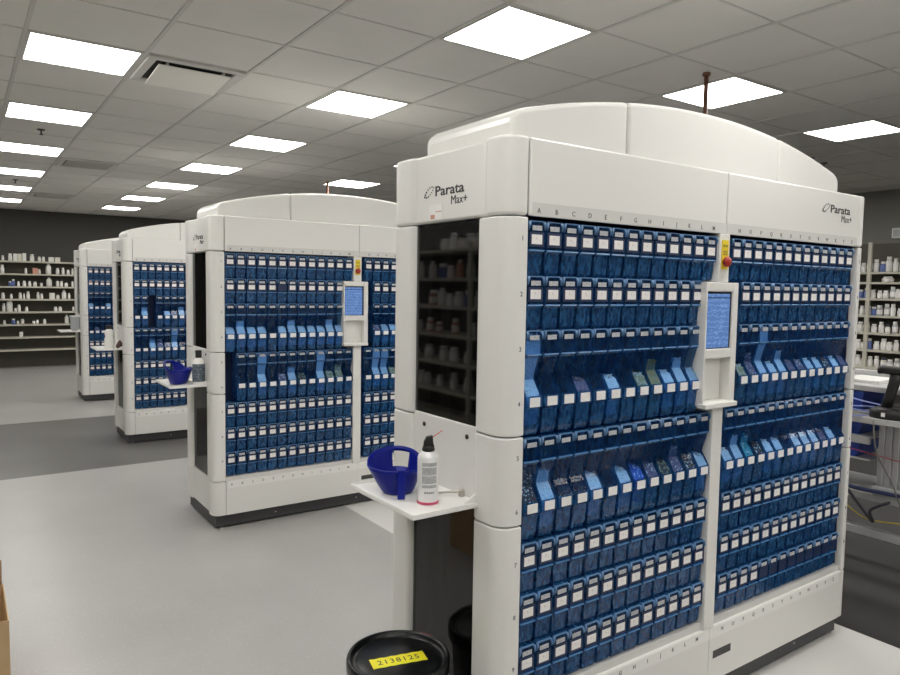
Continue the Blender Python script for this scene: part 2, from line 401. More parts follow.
# front header panels, letter strips
for x0, x1 in ((.002, W-.001), (W+.001, XR-.002)):
    hp = bev(add('header_panel', MB().box(x0, x1, 0, .012, ZH+.004, ZT-.002).mesh('header_panel', M['white']), mach), .006, 2)
    bp = bev(add('base_panel', MB().box(x0, x1, 0, .012, ZB, ZP-.002).mesh('base_panel', M['white']), mach), .004, 2)
    s0, s1 = (x0+.012, x1) if x0 < .5 else (x0, x1-.02)
    add('letter_strip', MB().box(s0, s1, -.0012, .0, ZH+.005, ZH+.044).mesh('letter_strip', M['strip']), hp)
    add('letter_strip', MB().box(s0, s1, -.0012, .0, ZP-.050, ZP-.006).mesh('letter_strip', M['white2']), bp)
    for z, pr in ((ZH+.012, hp), (ZP-.034, bp)):
        for k in range(13):
            t = MB(); cx = (.038+.071*k) if x0 < .5 else (1.0505+.0715*k)
            text_into(t, chr(65+k+(0 if x0 < .5 else 13)), .021, frontT(cx, z+.002, -.0016), .0003, .0002, 'CENTER')
            add('column_letter', t.mesh('column_letter', M['midink']), pr)
    if x0 > .5:
        add('slot', MB().box(.998, 1.113, -.0015, .002, .186, .216).mesh('slot', M['plinth']), bp)
top = MB().prism(mir(end_outline(), -1)[1:-1] and [(-.05, .03), (XR+.035, .03), (XR+.035, D-.03), (-.05, D-.03)], ZT-.012, ZT-.004)
add('top_deck', top.mesh('top_deck', M['white']), mach)
# row numbers on the corner panels
for x in (-.022, XR+.012):
    for r in range(9):
        t = MB(); text_into(t, str(r+1), .020, frontT(x, 1.758-.1629*r-.006, -.0005), .0003, .0002, 'CENTER')
        add('row_number', t.mesh('row_number', M['midink']), mach)
# arched crown in three sections
def crown_top(x):
    u = (x - .915)/.945
    z = 2.262 - .128*abs(u)**2.1
    return z
def crown(xa, xb_, cl, cr):
    n = 14; pts = []
    xs_ = [xa + (xb_-xa)*k/n for k in range(n+1)]
    top_ = [(x, crown_top(x)) for x in xs_]
    if cl: top_ = [(xa, crown_top(xa)-.034), (xa+.004, crown_top(xa)-.018), (xa+.014, crown_top(xa)-.006)] + [p for p in top_ if p[0] > xa+.03]
    if cr: top_ = [p for p in top_ if p[0] < xb_-.03] + [(xb_-.014, crown_top(xb_)-.006), (xb_-.004, crown_top(xb_)-.018), (xb_, crown_top(xb_)-.034)]
    return [(xa, ZT-.006)] + [(xb_, ZT-.006)] + top_[::-1]
for xa, xb_, cl, cr in ((-.035, .466, 1, 0), (.468, 1.3695, 0, 0), (1.3705, 1.862, 0, 1)):
    o = add('crown_panel', MB().prism(crown(xa, xb_, cl, cr), .045, .505, 'y').mesh('crown_panel', M['white']), mach)
    bev(o, .016, 4, 50)
# kick plinth and feet
add('plinth', MB().box(-.062, XR+.030, .030, D-.02, .012, ZB+.004).mesh('plinth', M['plinth']), mach)
for px_, py_ in ((-.02, .05), (XR+.01, .05), (-.02, D-.05), (XR+.01, D-.05), (.97, .05)):
    add('levelling_foot', MB().lathe([(.018, 0), (.018, .005), (.006, .008), (.006, .02)], px_, py_, 0, 12).mesh('levelling_foot', M['steel']), mach)
for px_ in (.35, .97, 1.65):
    T = Matrix.Translation((px_, .029, .05)) @ Matrix.Rotation(PI/2, 4, 'X')
    add('screw', MB().lathe([(0, -.001), (.005, -.001), (.005, .002), (0, .002)], T=T, n=10).mesh('screw', M['steel']), mach)
# centre mullion, emergency stop, screen housing
for za, zb2 in ((ZP, 1.183), (1.647, ZH+.004)):
    bev(add('mullion', MB().box(.9235, .9865, -.006, .10, za, zb2).mesh('mullion', M['white']), mach), .003, 2)
SX0, SX1, SZ0, SZ1, SY = .838, 1.034, 1.190, 1.646, -.020
hs = MB()
ax0, ax1 = SX0+.009, SX1-.034
hs.box(SX0, ax0, SY, .09, SZ0, SZ1); hs.box(ax1, SX1, SY, .09, SZ0, SZ1)
hs.box(ax0, ax1, SY, .09, SZ1-.034, SZ1); hs.box(ax0, ax1, SY, .09, 1.366, 1.402); hs.box(ax0, ax1, SY, .09, SZ0, SZ0+.016)
hs.box(ax0, ax1, .022, .09, SZ0+.016, 1.366); hs.box(ax0, ax1, -.006, .09, 1.402, SZ1-.034)
ho = bev(add('screen_housing', hs.mesh('screen_housing', M['white']), mach), .004, 2)
add('screen_bezel', MB().box(ax0, ax1, -.012, -.006, 1.402, SZ1-.034).mesh('screen_bezel', M['black']), ho)
add('screen', MB().box(ax0+.003, ax1-.012, -.0145, -.012, 1.406, SZ1-.058).mesh('screen', M['screen']), ho)
add('screen_menu_bar', MB().box(ax0+.003, ax1-.012, -.0145, -.012, SZ1-.055, SZ1-.042).mesh('screen_menu_bar', M['screen']), ho)
bev(add('tray_lip', MB().box(SX0-.004, SX1-.006, SY-.018, .0, SZ0-.006, SZ0+.012).mesh('tray_lip', M['white']), ho), .003, 2)
T = Matrix.Translation((.973, .02, 1.248)) @ Matrix.Rotation(PI/2, 4, 'X')
es = add('emergency_plate', MB().box(.936, .974, -.009, -.006, 1.695, 1.802).mesh('emergency_plate', M['yellow']), mach)
es['label'] = 'yellow emergency stop plate'
tt = MB(); text_into(tt, 'STOP', .012, frontT(.954, 1.776, -.0095), .0002, .0002, 'CENTER')
for q in range(3): tt.box(.940, .968, -.0097, -.009, 1.760-q*.006, 1.762-q*.006)
add('plate_print', tt.mesh('plate_print', M['ink']), es)
T = Matrix.Translation((.950, -.009, 1.722)) @ Matrix.Rotation(PI/2, 4, 'X')
add('emergency_button', MB().lathe([(.010, 0), (.010, .006), (.019, .009), (.020, .016), (.016, .021), (0, .023)], T=T, n=20).mesh('emergency_button', M['red']), es)
# logos
def logo(T0, size):
    t = MB()
    text_into(t, 'Parata', size, T0 @ Matrix.Translation((.052*size/.045, 0, 0)) @ Matrix.Diagonal((1.42, 1, 1, 1)), .0005, size*.014, 'LEFT', 1.0)
    text_into(t, 'Max+', size*.86, T0 @ Matrix.Translation((.142*size/.045, -.033*size/.045, 0)), .0005, 0)
    s = size/.045
    for k, (a, r, ln) in enumerate([(200, .020, .007), (170, .017, .006), (140, .016, .006), (110, .016, .005), (80, .017, .005), (50, .019, .005), (20, .021, .004), (230, .016, .006), (260, .014, .005), (290, .013, .004), (320, .014, .004), (350, .016, .004)]):
        cx, cy = .019*s + r*s*1.35*math.cos(math.radians(a)), .015*s + r*s*.80*math.sin(math.radians(a)) + .008*s*math.cos(math.radians(a))
        w_ = ln*s*.62
        TT = T0 @ Matrix.Translation((cx, cy, 0)) @ Matrix.Rotation(math.radians(-28), 4, 'Z')
        t.box(-w_, w_, -w_*.7, w_*.7, -.0002, .0006, TT)
    return t
add('logo', logo(endT(.445, 1.912, -.0705), .046).mesh('logo', M['ink']), mach)
add('logo', logo(frontT(1.655, 1.960, -.0006), .048).mesh('logo', M['ink']), mach)
stk = add('sticker', MB().box(-.0712, -.0700, .345, .425, 1.834, 1.885).mesh('sticker', M['bcap']), mach)
st = MB(); st.box(-.0716, -.0710, .39, .415, 1.838, 1.852); st.box(-.0716, -.0710, .352, .384, 1.859, 1.862)
add('sticker_print', st.mesh('sticker_print', M['bpink']), stk)
# fold-down tray on the left end
ty0, ty1 = .108, .500
tr = MB(); tr.box(-.320, -.069, ty0, ty1, .940, .952); tr.box(-.320, -.314, ty0, ty1, .952, .957)
tr.box(-.314, -.069, ty0, ty0+.006, .952, .957); tr.box(-.314, -.069, ty1-.006, ty1, .952, .957)
tray = bev(add('side_tray', tr.mesh('side_tray', M['white2']), mach), .002, 1)
for yy in (ty0+.012, ty1-.018):
    add('tray_gusset', MB().prism([(-.0695, .952), (-.125, .952), (-.118, .962), (-.0695, .985)], yy, yy+.006, 'y').mesh('tray_gusset', M['white2']), tray)
lt = MB().tube([(-.09, .20, .968), (-.12, .235, .962), (-.15, .25, .960), (-.165, .27, .964)], [.006, .004, .004, .007], 8)
lt.box(-.092, -.076, .188, .204, .953, .974)
bev(add('tray_catch', lt.mesh('tray_catch', M['steel']), tray), .002, 1)

MPOS = [(1.0345, -1.6951), (1.0738, 1.292), (1.0873, 4.2505), (1.0939, 7.2476)]
MNAME = ['nearest', 'second', 'third', 'farthest']
mach.location = (*MPOS[0], 0)
tag(mach, 'nearest and largest white prescription dispenser, with blue cassettes and a can on its side tray', 'pharmacy machine', 'white prescription dispensers in a row')
MTEXT = ['', 'second white prescription dispenser from the front, screen lit, blue bin on its tray', 'third white prescription dispenser, partly hidden, with an empty cassette gap', 'farthest white prescription dispenser, in front of the back wall shelves']
machs = [mach]
for k in range(1, 4):
    m2 = copy_tree(mach, (*MPOS[k], 0)); m2['label'] = MTEXT[k]; machs.append(m2)
# ------------------------------------------------------------------ cassettes
def cassette_mesh(prof, front):
    """prof rows: z (down from top), y front, half width; front: material index of each front band"""
    mb = MB(); depth = .12
    R = [[mb.bm.verts.new(p) for p in ((-w, y, -z), (w, y, -z), (w*.94, depth, -z), (-w*.94, depth, -z))] for z, y, w in prof]
    for k, (a, b) in enumerate(zip(R, R[1:])):
        for i in range(4):
            q = mb.bm.faces.new((a[i], a[(i+1) % 4], b[(i+1) % 4], b[i])); q.material_index = front[k] if i == 0 else 0
    mb.bm.faces.new(R[0][::-1]); mb.bm.faces.new(R[-1])
    return mb
SMALL = [(.0, .006, .031), (.006, .0, .033), (.087, .0, .033), (.098, .009, .0305), (.154, .012, .0280), (.1615, .017, .0265)]
TALL = [(.0, .006, .031), (.006, .0, .033), (.072, .0, .033), (.084, .006, .0305), (.132, .020, .0285), (.152, .024, .0285), (.168, .014, .0295), (.198, -.006, .0305), (.232, -.010, .0305), (.240, .000, .0295), (.300, .006, .0285), (.318, .012, .026)]
def ledge(z, w=.0295, y=-.0018): return MB().loft([[(-w, y, -z), (w, y, -z), (w, y+.010, -z), (-w, y+.010, -z)], [(-w, y-.001, -z-.004), (w, y-.001, -z-.004), (w, y+.012, -z-.008), (-w, y+.012, -z-.008)]], smooth=False).mesh('cassette_ledge', M['ledge'])
small_me = cassette_mesh(SMALL, [0, 1, 0, 0, 0]).mesh('small_cassette', M['blue'], M['bluetop'], M['bluelid'])
tall_me = cassette_mesh(TALL, [0, 1, 0, 1, 1, 2, 2, 0, 0, 0, 0]).mesh('tall_cassette', M['blue'], M['bluetop'], M['bluelid'])
led_s, led_t = ledge(.086), ledge(.072)
la = MB().box(-.028, .028, -.001, .004, -.0045, -.001)
for sx in (-1, 1):
    la.loft([[(sx*.0245, -.004, -.003), (sx*.0320, -.004, -.003), (sx*.0320, .004, -.003), (sx*.0245, .004, -.003)][::sx], [(sx*.0285, -.007, -.016), (sx*.0325, -.007, -.016), (sx*.0325, .003, -.016), (sx*.0285, .003, -.016)][::sx], [(sx*.0305, -.002, -.029), (sx*.0322, -.002, -.029), (sx*.0322, .002, -.029), (sx*.0305, .002, -.029)][::sx]])
bmesh.ops.remove_doubles(la.bm, verts=la.bm.verts, dist=1e-5)
latch_me = la.mesh('cassette_latch', M['latch'])
def tag_mesh(w, hgt, z, y, m, name):
    return MB().box(-w/2, w/2, y-.0012, y, -z-hgt/2, -z+hgt/2).mesh(name, m)
bar_me = tag_mesh(.038, .0145, .0225, -.0005, M['barcode'], 'barcode_label')
tag_s = tag_mesh(.041, .0285, .056, -.0005, M['tag'], 'white_label')
tag_t = tag_mesh(.041, .0285, .2165, -.0095, M['tag'], 'white_label')
dm = MB().box(-.029, .029, -.0008, .0, -.078, -.034); dark_me = dm.mesh('dark_panel', M['navy'])
def make_cassette(kind):
    root = bpy.data.objects.new('tall_cassette' if kind else 'small_cassette', tall_me if kind else small_me); COL.objects.link(root)
    add('barcode_label', bar_me, root); add('white_label', tag_t if kind else tag_s, root)
    add('ledge', led_t if kind else led_s, root); add('latch', latch_me, root)
    if not kind: add('label_backing', dark_me, root)
    return root
# pill heaps: stuff lying inside a cassette, following its sloping front
def front_y(prof, z):
    for (z0, y0, w0), (z1, y1, w1) in zip(prof, prof[1:]):
        if z0 <= z <= z1:
            u = (z-z0)/(z1-z0); return y0+(y1-y0)*u, w0+(w1-w0)*u
    return prof[-1][1], prof[-1][2]
def heap_mesh(name, z_top, z_bot, mats, seed, n=120, depth=.02):
    rnd = random.Random(seed); mb = MB(); mb.mi = len(mats)-1
    zs = [z_top + (z_bot-z_top)*k/14 for k in range(15)]
    rings = []
    for k, z in enumerate(zs):
        y, w = front_y(TALL, z); y += .006 + (.02 if k == 0 else 0); w -= .003
        rings.append([(-w, y, -z), (w, y, -z), (w*.9, .10, -z), (-w*.9, .10, -z)])
    mb.loft(rings, smooth=False)
    for q in range(n):
        z = z_top + (z_bot-z_top)*rnd.random()
        y, w = front_y(TALL, z)
        c_ = Vector((rnd.uniform(-w+.006, w-.006), y+.0065+rnd.random()*.004, -z+rnd.uniform(-.002, .002)))
        R_ = Matrix.Rotation(rnd.random()*6, 4, 'X') @ Matrix.Rotation(rnd.random()*6, 4, 'Z')
        a, b = .0062, .0036
        vs = [Matrix.Translation(c_) @ R_ @ Vector(p) for p in ((a,0,0),(-a,0,0),(0,b,0),(0,-b,0),(0,0,b),(0,0,-b))]
        mb.mi = rnd.randrange(len(mats))
        mb._new(vs, [(0,2,4),(2,1,4),(1,3,4),(3,0,4),(2,0,5),(1,2,5),(3,1,5),(0,3,5)], True)
    return mb.mesh(name, *mats)
HEAP = {}
COLW = {'white': ('white', 'white', 'blue'), 'blue': ('white', 'blue', 'blue'), 'brown': ('brown', 'white', 'brown', 'violet'), 'amber': ('amber', 'amber', 'olive'), 'olive': ('olive', 'beige', 'dark'),
        'beige': ('beige', 'white', 'olive'), 'teal': ('white', 'teal', 'teal'), 'royal': ('blue', 'royal', 'royal'), 'maroon': ('maroon', 'white', 'dark'), 'violet': ('violet', 'brown', 'violet'), 'dark': ('dark', 'maroon', 'white', 'dark')}
WORD = {'white': 'white', 'blue': 'pale blue', 'brown': 'pinkish brown', 'amber': 'amber', 'olive': 'dark olive', 'beige': 'beige green', 'teal': 'teal', 'royal': 'bright blue', 'maroon': 'maroon and white', 'violet': 'violet', 'dark': 'dark brown'}
LEVL = {'f': 'full column of', 'h': 'high heap of', 'l': 'low heap of'}
LEV = {'f': (.012, 'filled to the top with'), 'h': (.118, 'heaped high with'), 'l': (.160, 'low heap of')}
def heap(colr, lev):
    k = (colr, lev)
    if k not in HEAP:
        HEAP[k] = heap_mesh('pills', LEV[lev][0], .288, [PILL[c_] for c_ in COLW[colr]], hash(len(HEAP)) + 3, 330 if lev == 'f' else 230)
    return HEAP[k]
protoS, protoT = make_cassette(0), make_cassette(1)
used = [False, False]
XL = [.038+.071*k for k in range(13)]; XRr = [1.0505+.0715*k for k in range(13)]
ALLX = XL + XRr
# contents per machine for tall rows: row index 2 (rows 3-4) and 4 (rows 5-6), column letter -> (colour, level)
CONT = {0: {2: dict(A='blue f', D='violet l', F='white l', H='beige l', I='amber h', J='white l', K='white h', L='white l', O='beige l', P='brown h', Q='blue f', R='white l', S='white h', T='violet l', U='brown l', W='white l', Y='white l', V='white l', X='dark l', Z='violet l'),
            4: dict(A='maroon h', B='blue h', E='blue l', G='white l', H='royal l', I='brown l', J='olive l', K='brown h', L='dark l', M='blue l', N='white l', O='white h', P='teal h', Q='dark l', R='white l', S='blue l', U='white l', V='white l', W='white l', X='violet l', Y='white l')},
        1: {2: dict(A='white l', B='white h', C='blue l', D='white l', F='white l', G='white h', H='white l', I='white l', J='blue l', K='white h', L='white l', O='brown l', P='white l', Q='blue l'),
            4: dict(D='blue f', F='brown l', G='white h', H='olive l', J='blue f', K='beige l', L='beige h', O='blue f', P='blue f', Q='beige l')},
        2: {2: dict(B='white h', E='blue l', F='brown l', G='white h', H='white l'), 4: dict(C='blue h', D='brown h', E='brown l', F='blue f')},
        3: {2: dict(A='blue l', D='white l'), 4: dict(B='violet l')}}
MISSING = {(1, 4, 'A'), (2, 2, 'C')}
NOTAG = {(0, 8, c_) for c_ in 'RSTUVWXYZ'} | {(1, 1, 'F')}
NCOL = [26, 26, 13, 10]
for mi, (mx, my) in enumerate(MPOS):
    for r, kind in ((0, 0), (1, 0), (2, 1), (4, 1), (6, 0), (7, 0), (8, 0)):
        for ci in range(NCOL[mi]):
            L = chr(65+ci)
            if r in (1, 2) and L in 'MN': continue
            if (mi, r, L) in MISSING: continue
            loc = (mx + ALLX[ci], my + .006, 1.814 - .1629*r)
            proto = protoT if kind else protoS
            if used[kind]: o = copy_tree(proto, loc)
            else: o = proto; o.location = loc; used[kind] = True
            where = 'column %s, %s, %s dispenser' % (L, ('rows %d-%d' % (r+1, r+2)) if kind else 'row %d' % (r+1), MNAME[mi])
            cont = CONT[mi].get(r, {}).get(L) if kind else None
            if kind:
                lab = 'tall blue cassette%s, %s' % ('' if not cont else ' of %s pills' % WORD[cont.split()[0]], where)
            else:
                lab = 'short blue cassette%s, %s' % (' without a white label' if (mi, r, L) in NOTAG else '', where)
            tag(o, lab, 'pill cassette', '%s cassettes in the %s dispenser' % ('tall blue' if kind else 'short blue', MNAME[mi]))
            if (mi, r, L) in NOTAG:
                for ch in list(o.children):
                    if ch.name.startswith('white_label'): bpy.data.objects.remove(ch)
            if cont:
                cc, lv = cont.split()
                p = add('pills', heap(cc, lv), None, loc)
                p['kind'] = 'stuff'
                tag(p, '%s %s pills, %s' % (LEVL[lv], WORD[cc], where), 'pills', 'pills inside the %s dispenser' % MNAME[mi])
# ------------------------------------------------------------------ tray items
def scoop(name, loc, rz, s, label, wide=1.0):
    e = empty(name, loc, rz); tag(e, label, 'scoop')
    nu, nv = 40, 8; mb = MB(); grid = []
    for v in range(nv+1):
        t = v/nv; row = []
        for u in range(nu):
            a = 2*PI*u/nu
            back = max(0, math.cos(a-PI/2))                # +y is the tall back
            spout = max(0, math.cos(a-PI))**3              # -x is the pouring lip
            hgt = .080 + .048*back**.6 + .004*spout
            r = .042 + (.030 + .016*spout)*t**.9
            row.append(mb.bm.verts.new((r*math.cos(a)*wide, r*math.sin(a), .004 + hgt*t)))
        grid.append(row)
    for v in range(nv):
        for u in range(nu):
            a = math.degrees(2*PI*(u+.5)/nu)
            if 52 < a < 98 and 4 <= v <= 6: continue       # hand hole in the tall back
            q = mb.bm.faces.new((grid[v][u], grid[v][(u+1) % nu], grid[v+1][(u+1) % nu], grid[v+1][u])); q.smooth = True
    mb.bm.faces.new(grid[0][::-1])
    b = add('bowl', mb.mesh('scoop_bowl', M['scoop']), e)
    so = b.modifiers.new('Solidify', 'SOLIDIFY'); so.thickness = .003; so.offset = 1
    hb = MB().loft([[(-.014, -.066, .097), (.014, -.066, .097), (.014, -.060, .097), (-.014, -.060, .097)], [(-.012, -.088, .090), (.012, -.088, .090), (.011, -.081, .084), (-.011, -.081, .084)], [(-.011, -.091, .002), (.011, -.091, .002), (.011, -.084, .002), (-.011, -.084, .002)]], smooth=False)
    bev(add('handle', hb.mesh('scoop_handle', M['scoop']), e), .002, 2)
    e.scale = (s, s, s)
    return e
def duster(loc, rz=0):
    e = empty('air_duster_can', loc, rz)
    tag(e, 'white spray duster can with black trigger cap and red straw on the nearest side tray', 'spray can')
    add('can', MB().lathe([(.031, .004), (.0325, .010), (.0325, .140), (.030, .148), (.022, .156), (.019, .160), (0, .160)], n=28).mesh('can', M['canbody']), e)
    add('can_rim', MB().lathe([(.0315, .0), (.0336, .001), (.0338, .006), (.0328, .008)], n=28).mesh('can_rim', M['canpink']), e)
    pr = MB()
    a0, a1, n = math.radians(232), math.radians(318), 12
    for z0, z1 in ((.118, .130), (.092, .115), (.066, .089), (.052, .062)):
        for k in range(n):
            a, b = a0+(a1-a0)*k/n, a0+(a1-a0)*(k+1)/n; r = .0328
            pr._new([(r*math.cos(a), r*math.sin(a), z0), (r*math.cos(b), r*math.sin(b), z0), (r*math.cos(b), r*math.sin(b), z1), (r*math.cos(a), r*math.sin(a), z1)], [(0, 1, 2, 3)], True)
    add('can_print', pr.mesh('can_print', M['cantext']), e)
    ic = MB()
    for k in range(5):
        a = math.radians(250+k*11); T = Matrix.Translation((.0331*math.cos(a), .0331*math.sin(a), .038)) @ Matrix.Rotation(a, 4, 'Z')
        ic.box(-.0003, .0005, -.0019, .0019, -.0022, .0022, T)
    add('warning_marks', ic.mesh('warning_marks', M['ink']), e)
    cp = MB()
    cp.lathe([(.019, .160), (.020, .166), (.017, .176)], n=20)
    cp.loft([[(-.016, -.012, .172), (.018, -.012, .172), (.018, .012, .172), (-.016, .012, .172)], [(-.014, -.010, .190), (.014, -.010, .190), (.014, .010, .190), (-.014, .010, .190)], [(-.006, -.009, .205), (.013, -.009, .208), (.013, .009, .208), (-.006, .009, .205)]])
    cap_ = bev(add('trigger_cap', cp.mesh('trigger_cap', M['black']), e), .002, 2)
    add('straw', MB().tube([(.010, 0, .200), (.042, -.004, .224)], .0014, 6).mesh('straw', M['redstraw']), cap_)
    return e
TZ = .957
mx, my = MPOS[0]
scoop('counting_scoop', (mx-.228, my+.347, .9525), math.radians(-24), 1.02, 'royal blue plastic scoop with a hand hole beside the duster can', 1.08)
duster((mx-.207, my+.203, .9525), math.radians(-28))
mx, my = MPOS[1]
scoop('counting_scoop', (mx-.228, my+.26, .9525), math.radians(55), 1.15, 'royal blue plastic scoop on the side tray of the second dispenser', 1.35)
e = empty('spray_bottle', (mx-.125, my+.16, .9525)); tag(e, 'dark-labelled spray bottle with black cap beside the blue scoop on the second tray', 'bottle')
add('bottle_body', MB().lathe([(.036, 0), (.038, .006), (.038, .145), (.030, .165), (.015, .175), (0, .175)], n=20).mesh('bottle_body', M['bcap']), e)
add('bottle_label', MB().lathe([(.0385, .02), (.0388, .021), (.0388, .135), (.0385, .136)], n=20).mesh('bottle_label', stripes('dark_bottle_print', (.015, .03, .06), (.25, .30, .34), 30, 'Z', .45, .8, noisy=8.)), e)
bev(add('cap', MB().box(-.018, .018, -.014, .014, .175, .225).mesh('cap', M['black']), e), .004, 2)
mx, my = MPOS[2]
e = empty('spray_bottle', (mx-.19, my+.20, .9525)); tag(e, 'white spray bottle with black top on the side tray of the third dispenser', 'bottle')
add('bottle_body', MB().lathe([(.042, 0), (.045, .006), (.045, .10), (.036, .12), (.043, .15), (.036, .185), (.018, .195), (0, .195)], n=20).mesh('bottle_body', M['bw']), e)
bev(add('spray_head', MB().box(-.03, .022, -.014, .014, .195, .235).mesh('spray_head', M['black']), e), .005, 2)
e = add('rubber_bulb', MB().lathe([(.02, 0), (.034, .01), (.036, .03), (.022, .06), (.008, .08), (0, .084)], n=18).mesh('rubber_bulb', M['brown']), None, (mx-.10, my+.17, .9525))
tag(e, 'small brown rubber bulb beside the white spray bottle on the third tray', 'bulb')
mx, my = MPOS[3]
e = empty('plastic_tub', (mx-.13, my+.26, .9525)); tag(e, 'pale grey plastic tub on the side tray of the farthest dispenser', 'tub')
bev(add('tub_body', MB().loft([[(-.045, -.06, 0), (.045, -.06, 0), (.045, .06, 0), (-.045, .06, 0)], [(-.055, -.07, .19), (.055, -.07, .19), (.055, .07, .19), (-.055, .07, .19)]], smooth=False).mesh('tub_body', M['bgrey']), e), .006, 2)
bev(add('tub_lid', MB().box(-.058, .058, -.073, .073, .19, .205).mesh('tub_lid', M['bw']), e), .004, 2)
# ------------------------------------------------------------------ bucket
bk = empty('bucket', (.775, -1.415, 0)); tag(bk, 'black lidded bucket with a yellow number label in front of the nearest dispenser', 'bucket')
add('bucket_body', MB().lathe([(.125, 0), (.13, .004), (.150, .40), (.156, .402), (.156, .42), (.150, .422)], n=48).mesh('bucket_body', M['lid']), bk)
add('lid', MB().lathe([(.150, .405), (.162, .405), (.164, .412), (.164, .440), (.160, .449), (.154, .450), (.149, .444), (.147, .434), (.138, .430), (.133, .434), (.128, .438), (.0, .439)], n=64).mesh('lid', M['lid']), bk)
lbT = Matrix.Translation((-.008, -.014, .4395)) @ Matrix.Rotation(math.radians(-14), 4, 'Z')
lb = MB(); n_ = 10
pts_ = [(-.088, -.029)] + [(-.088+.176*k/n_, -.029+(.002 if k % 2 else 0)) for k in range(1, n_)] + [(.088, -.029), (.088, .029)] + [(.088-.176*k/n_, .029-(.0025 if k % 2 else 0)) for k in range(1, n_)] + [(-.088, .029)]
lb.prism(pts_, 0, .0008)
for v in lb.bm.verts: v.co = lbT @ v.co
ly = add('number_label', lb.mesh('number_label', M['label_y']), bk); ly['label'] = 'yellow paper label reading 2138125'
tx = MB(); text_into(tx, '2138125', .036, lbT @ Matrix.Translation((0, -.012, .0011)), .0002, 0, 'CENTER', 1.12)
add('number_print', tx.mesh('number_print', M['ink']), ly)
rm = MB()
for k in range(6):
    a, b = math.radians(12+k*3.4), math.radians(12+(k+1)*3.4)
    rm._new([(.1475*math.cos(a), .1475*math.sin(a), .4365), (.1475*math.cos(b), .1475*math.sin(b), .4365), (.159*math.cos(b), .159*math.sin(b), .4503), (.159*math.cos(a), .159*math.sin(a), .4503)], [(0, 1, 2, 3)])
add('red_mark', rm.mesh('red_mark', M['red']), bk)
# ------------------------------------------------------------------ cardboard box
cb = empty('cardboard_box', (-.386, .055, 0)); tag(cb, 'open brown cardboard box standing on the floor at the left edge', 'box')
w_, d_, hh = .175, .20, .305
bx = MB(); bx.box(-w_, w_, -d_, d_, 0, .004); bx.box(-w_, -w_+.004, -d_, d_, .004, hh); bx.box(w_-.004, w_, -d_, d_, .004, hh)
bx.box(-w_+.004, w_-.004, -d_, -d_+.004, .004, hh); bx.box(-w_+.004, w_-.004, d_-.004, d_, .004, hh)
add('carton', bx.mesh('carton', M['card']), cb)
T = Matrix.Translation((0, d_-.002, hh)) @ Matrix.Rotation(math.radians(14), 4, 'X')
add('flap', MB().box(-w_+.004, w_-.006, -.002, .002, 0, .12, T).mesh('flap', M['cardin']), cb)
T = Matrix.Translation((-w_+.002, 0, hh)) @ Matrix.Rotation(math.radians(-60), 4, 'Y')
add('flap', MB().box(-.002, .002, -d_+.004, d_-.004, 0, .12, T).mesh('flap', M['card']), cb)
# ------------------------------------------------------------------ shelving
def shelf_unit(x0, x1, y0, y1, levels, ups, label, along='x', backface=True, z_top=2.06):
    """levels: board surface heights; along x: boards run in x with the front at y0"""
    e = empty('shelving_unit', ((x0+x1)/2, (y0+y1)/2, 0)); tag(e, label, 'shelving')
    cx, cy = (x0+x1)/2, (y0+y1)/2
    for z in levels:
        mb = MB().box(x0-cx, x1-cx, y0-cy, y1-cy, z-.028, z)
        bev(add('shelf_board', mb.mesh('shelf_board', M['shelf']), e), .003, 1)
    for u in ups:
        mb = MB()
        if along == 'x': mb.box(u-cx-.018, u-cx+.018, y1-cy-.03, y1-cy+.01, .0, z_top); mb.box(u-cx-.012, u-cx+.012, y0-cy-.004, y0-cy+.03, .0, z_top-.0)
        else: mb.box(x0-cx-.006, x0-cx+.03, u-cy-.022, u-cy+.022, 0, z_top)
        add('upright', mb.mesh('upright', M['shelf']), e)
    if backface:
        if along == 'x': add('back_panel', MB().box(x0-cx, x1-cx, y1-cy+.011, y1-cy+.02, .0, z_top).mesh('back_panel', M['shelfback']), e)
        else:
            q = (x1-cx+.003, x1-cx+.012) if x0 > 5 else (x1-cx+.002, x1-cx+.012)
            add('back_panel', MB().box(q[0], q[1], y0-cy, y1-cy, .0, z_top).mesh('back_panel', M['shelfback']), e)
    return e
BOT = {}
def bottle_mesh(kind, w, hg, m):
    k = (kind, round(w, 3), round(hg, 3), m)
    if k in BOT: return BOT[k]
    mb = MB(); r = w/2
    if kind == 'carton':
        mb.box(-r, r, -min(r, .05), min(r, .05), 0, hg); me = mb.mesh('carton', M[m], M['bcap'])
    elif kind == 'jug':
        mb.lathe([(r*.9, 0), (r, .01), (r, hg*.62), (r*.82, hg*.80), (r*.42, hg*.86)], n=14)
        mb.mi = 1; mb.lathe([(r*.48, hg*.86), (r*.48, hg), (0, hg)], n=12); me = mb.mesh('jug', M[m], M['bcap'])
    else:
        mb.lathe([(r*.92, 0), (r, .006), (r, hg*.66), (r*.7, hg*.76)], n=12)
        mb.mi = 1; mb.lathe([(r*.78, hg*.76), (r*.78, hg), (0, hg)], n=12)
        mb.mi = 2; mb.lathe([(r*1.01, hg*.14), (r*1.02, hg*.15), (r*1.02, hg*.55), (r*1.01, hg*.56)], n=12)
        me = mb.mesh('bottle', M[m], M['bcap'] if m != 'bcream' else M['bcap2'], M['tag' if m != 'bblue' else 'bblue'])
    BOT[k] = me; return me
NAME = {'carton': 'medicine_carton', 'jug': 'medicine_jug', 'bottle': 'medicine_bottle'}
CWORD = {'bw': 'white', 'bblue': 'blue', 'bpink': 'pink and white', 'bgrey': 'grey', 'bcream': 'cream', 'bcap': 'white'}
LV_W = ['top', 'second', 'third', 'fourth', 'fifth', 'sixth', 'seventh', 'lowest']
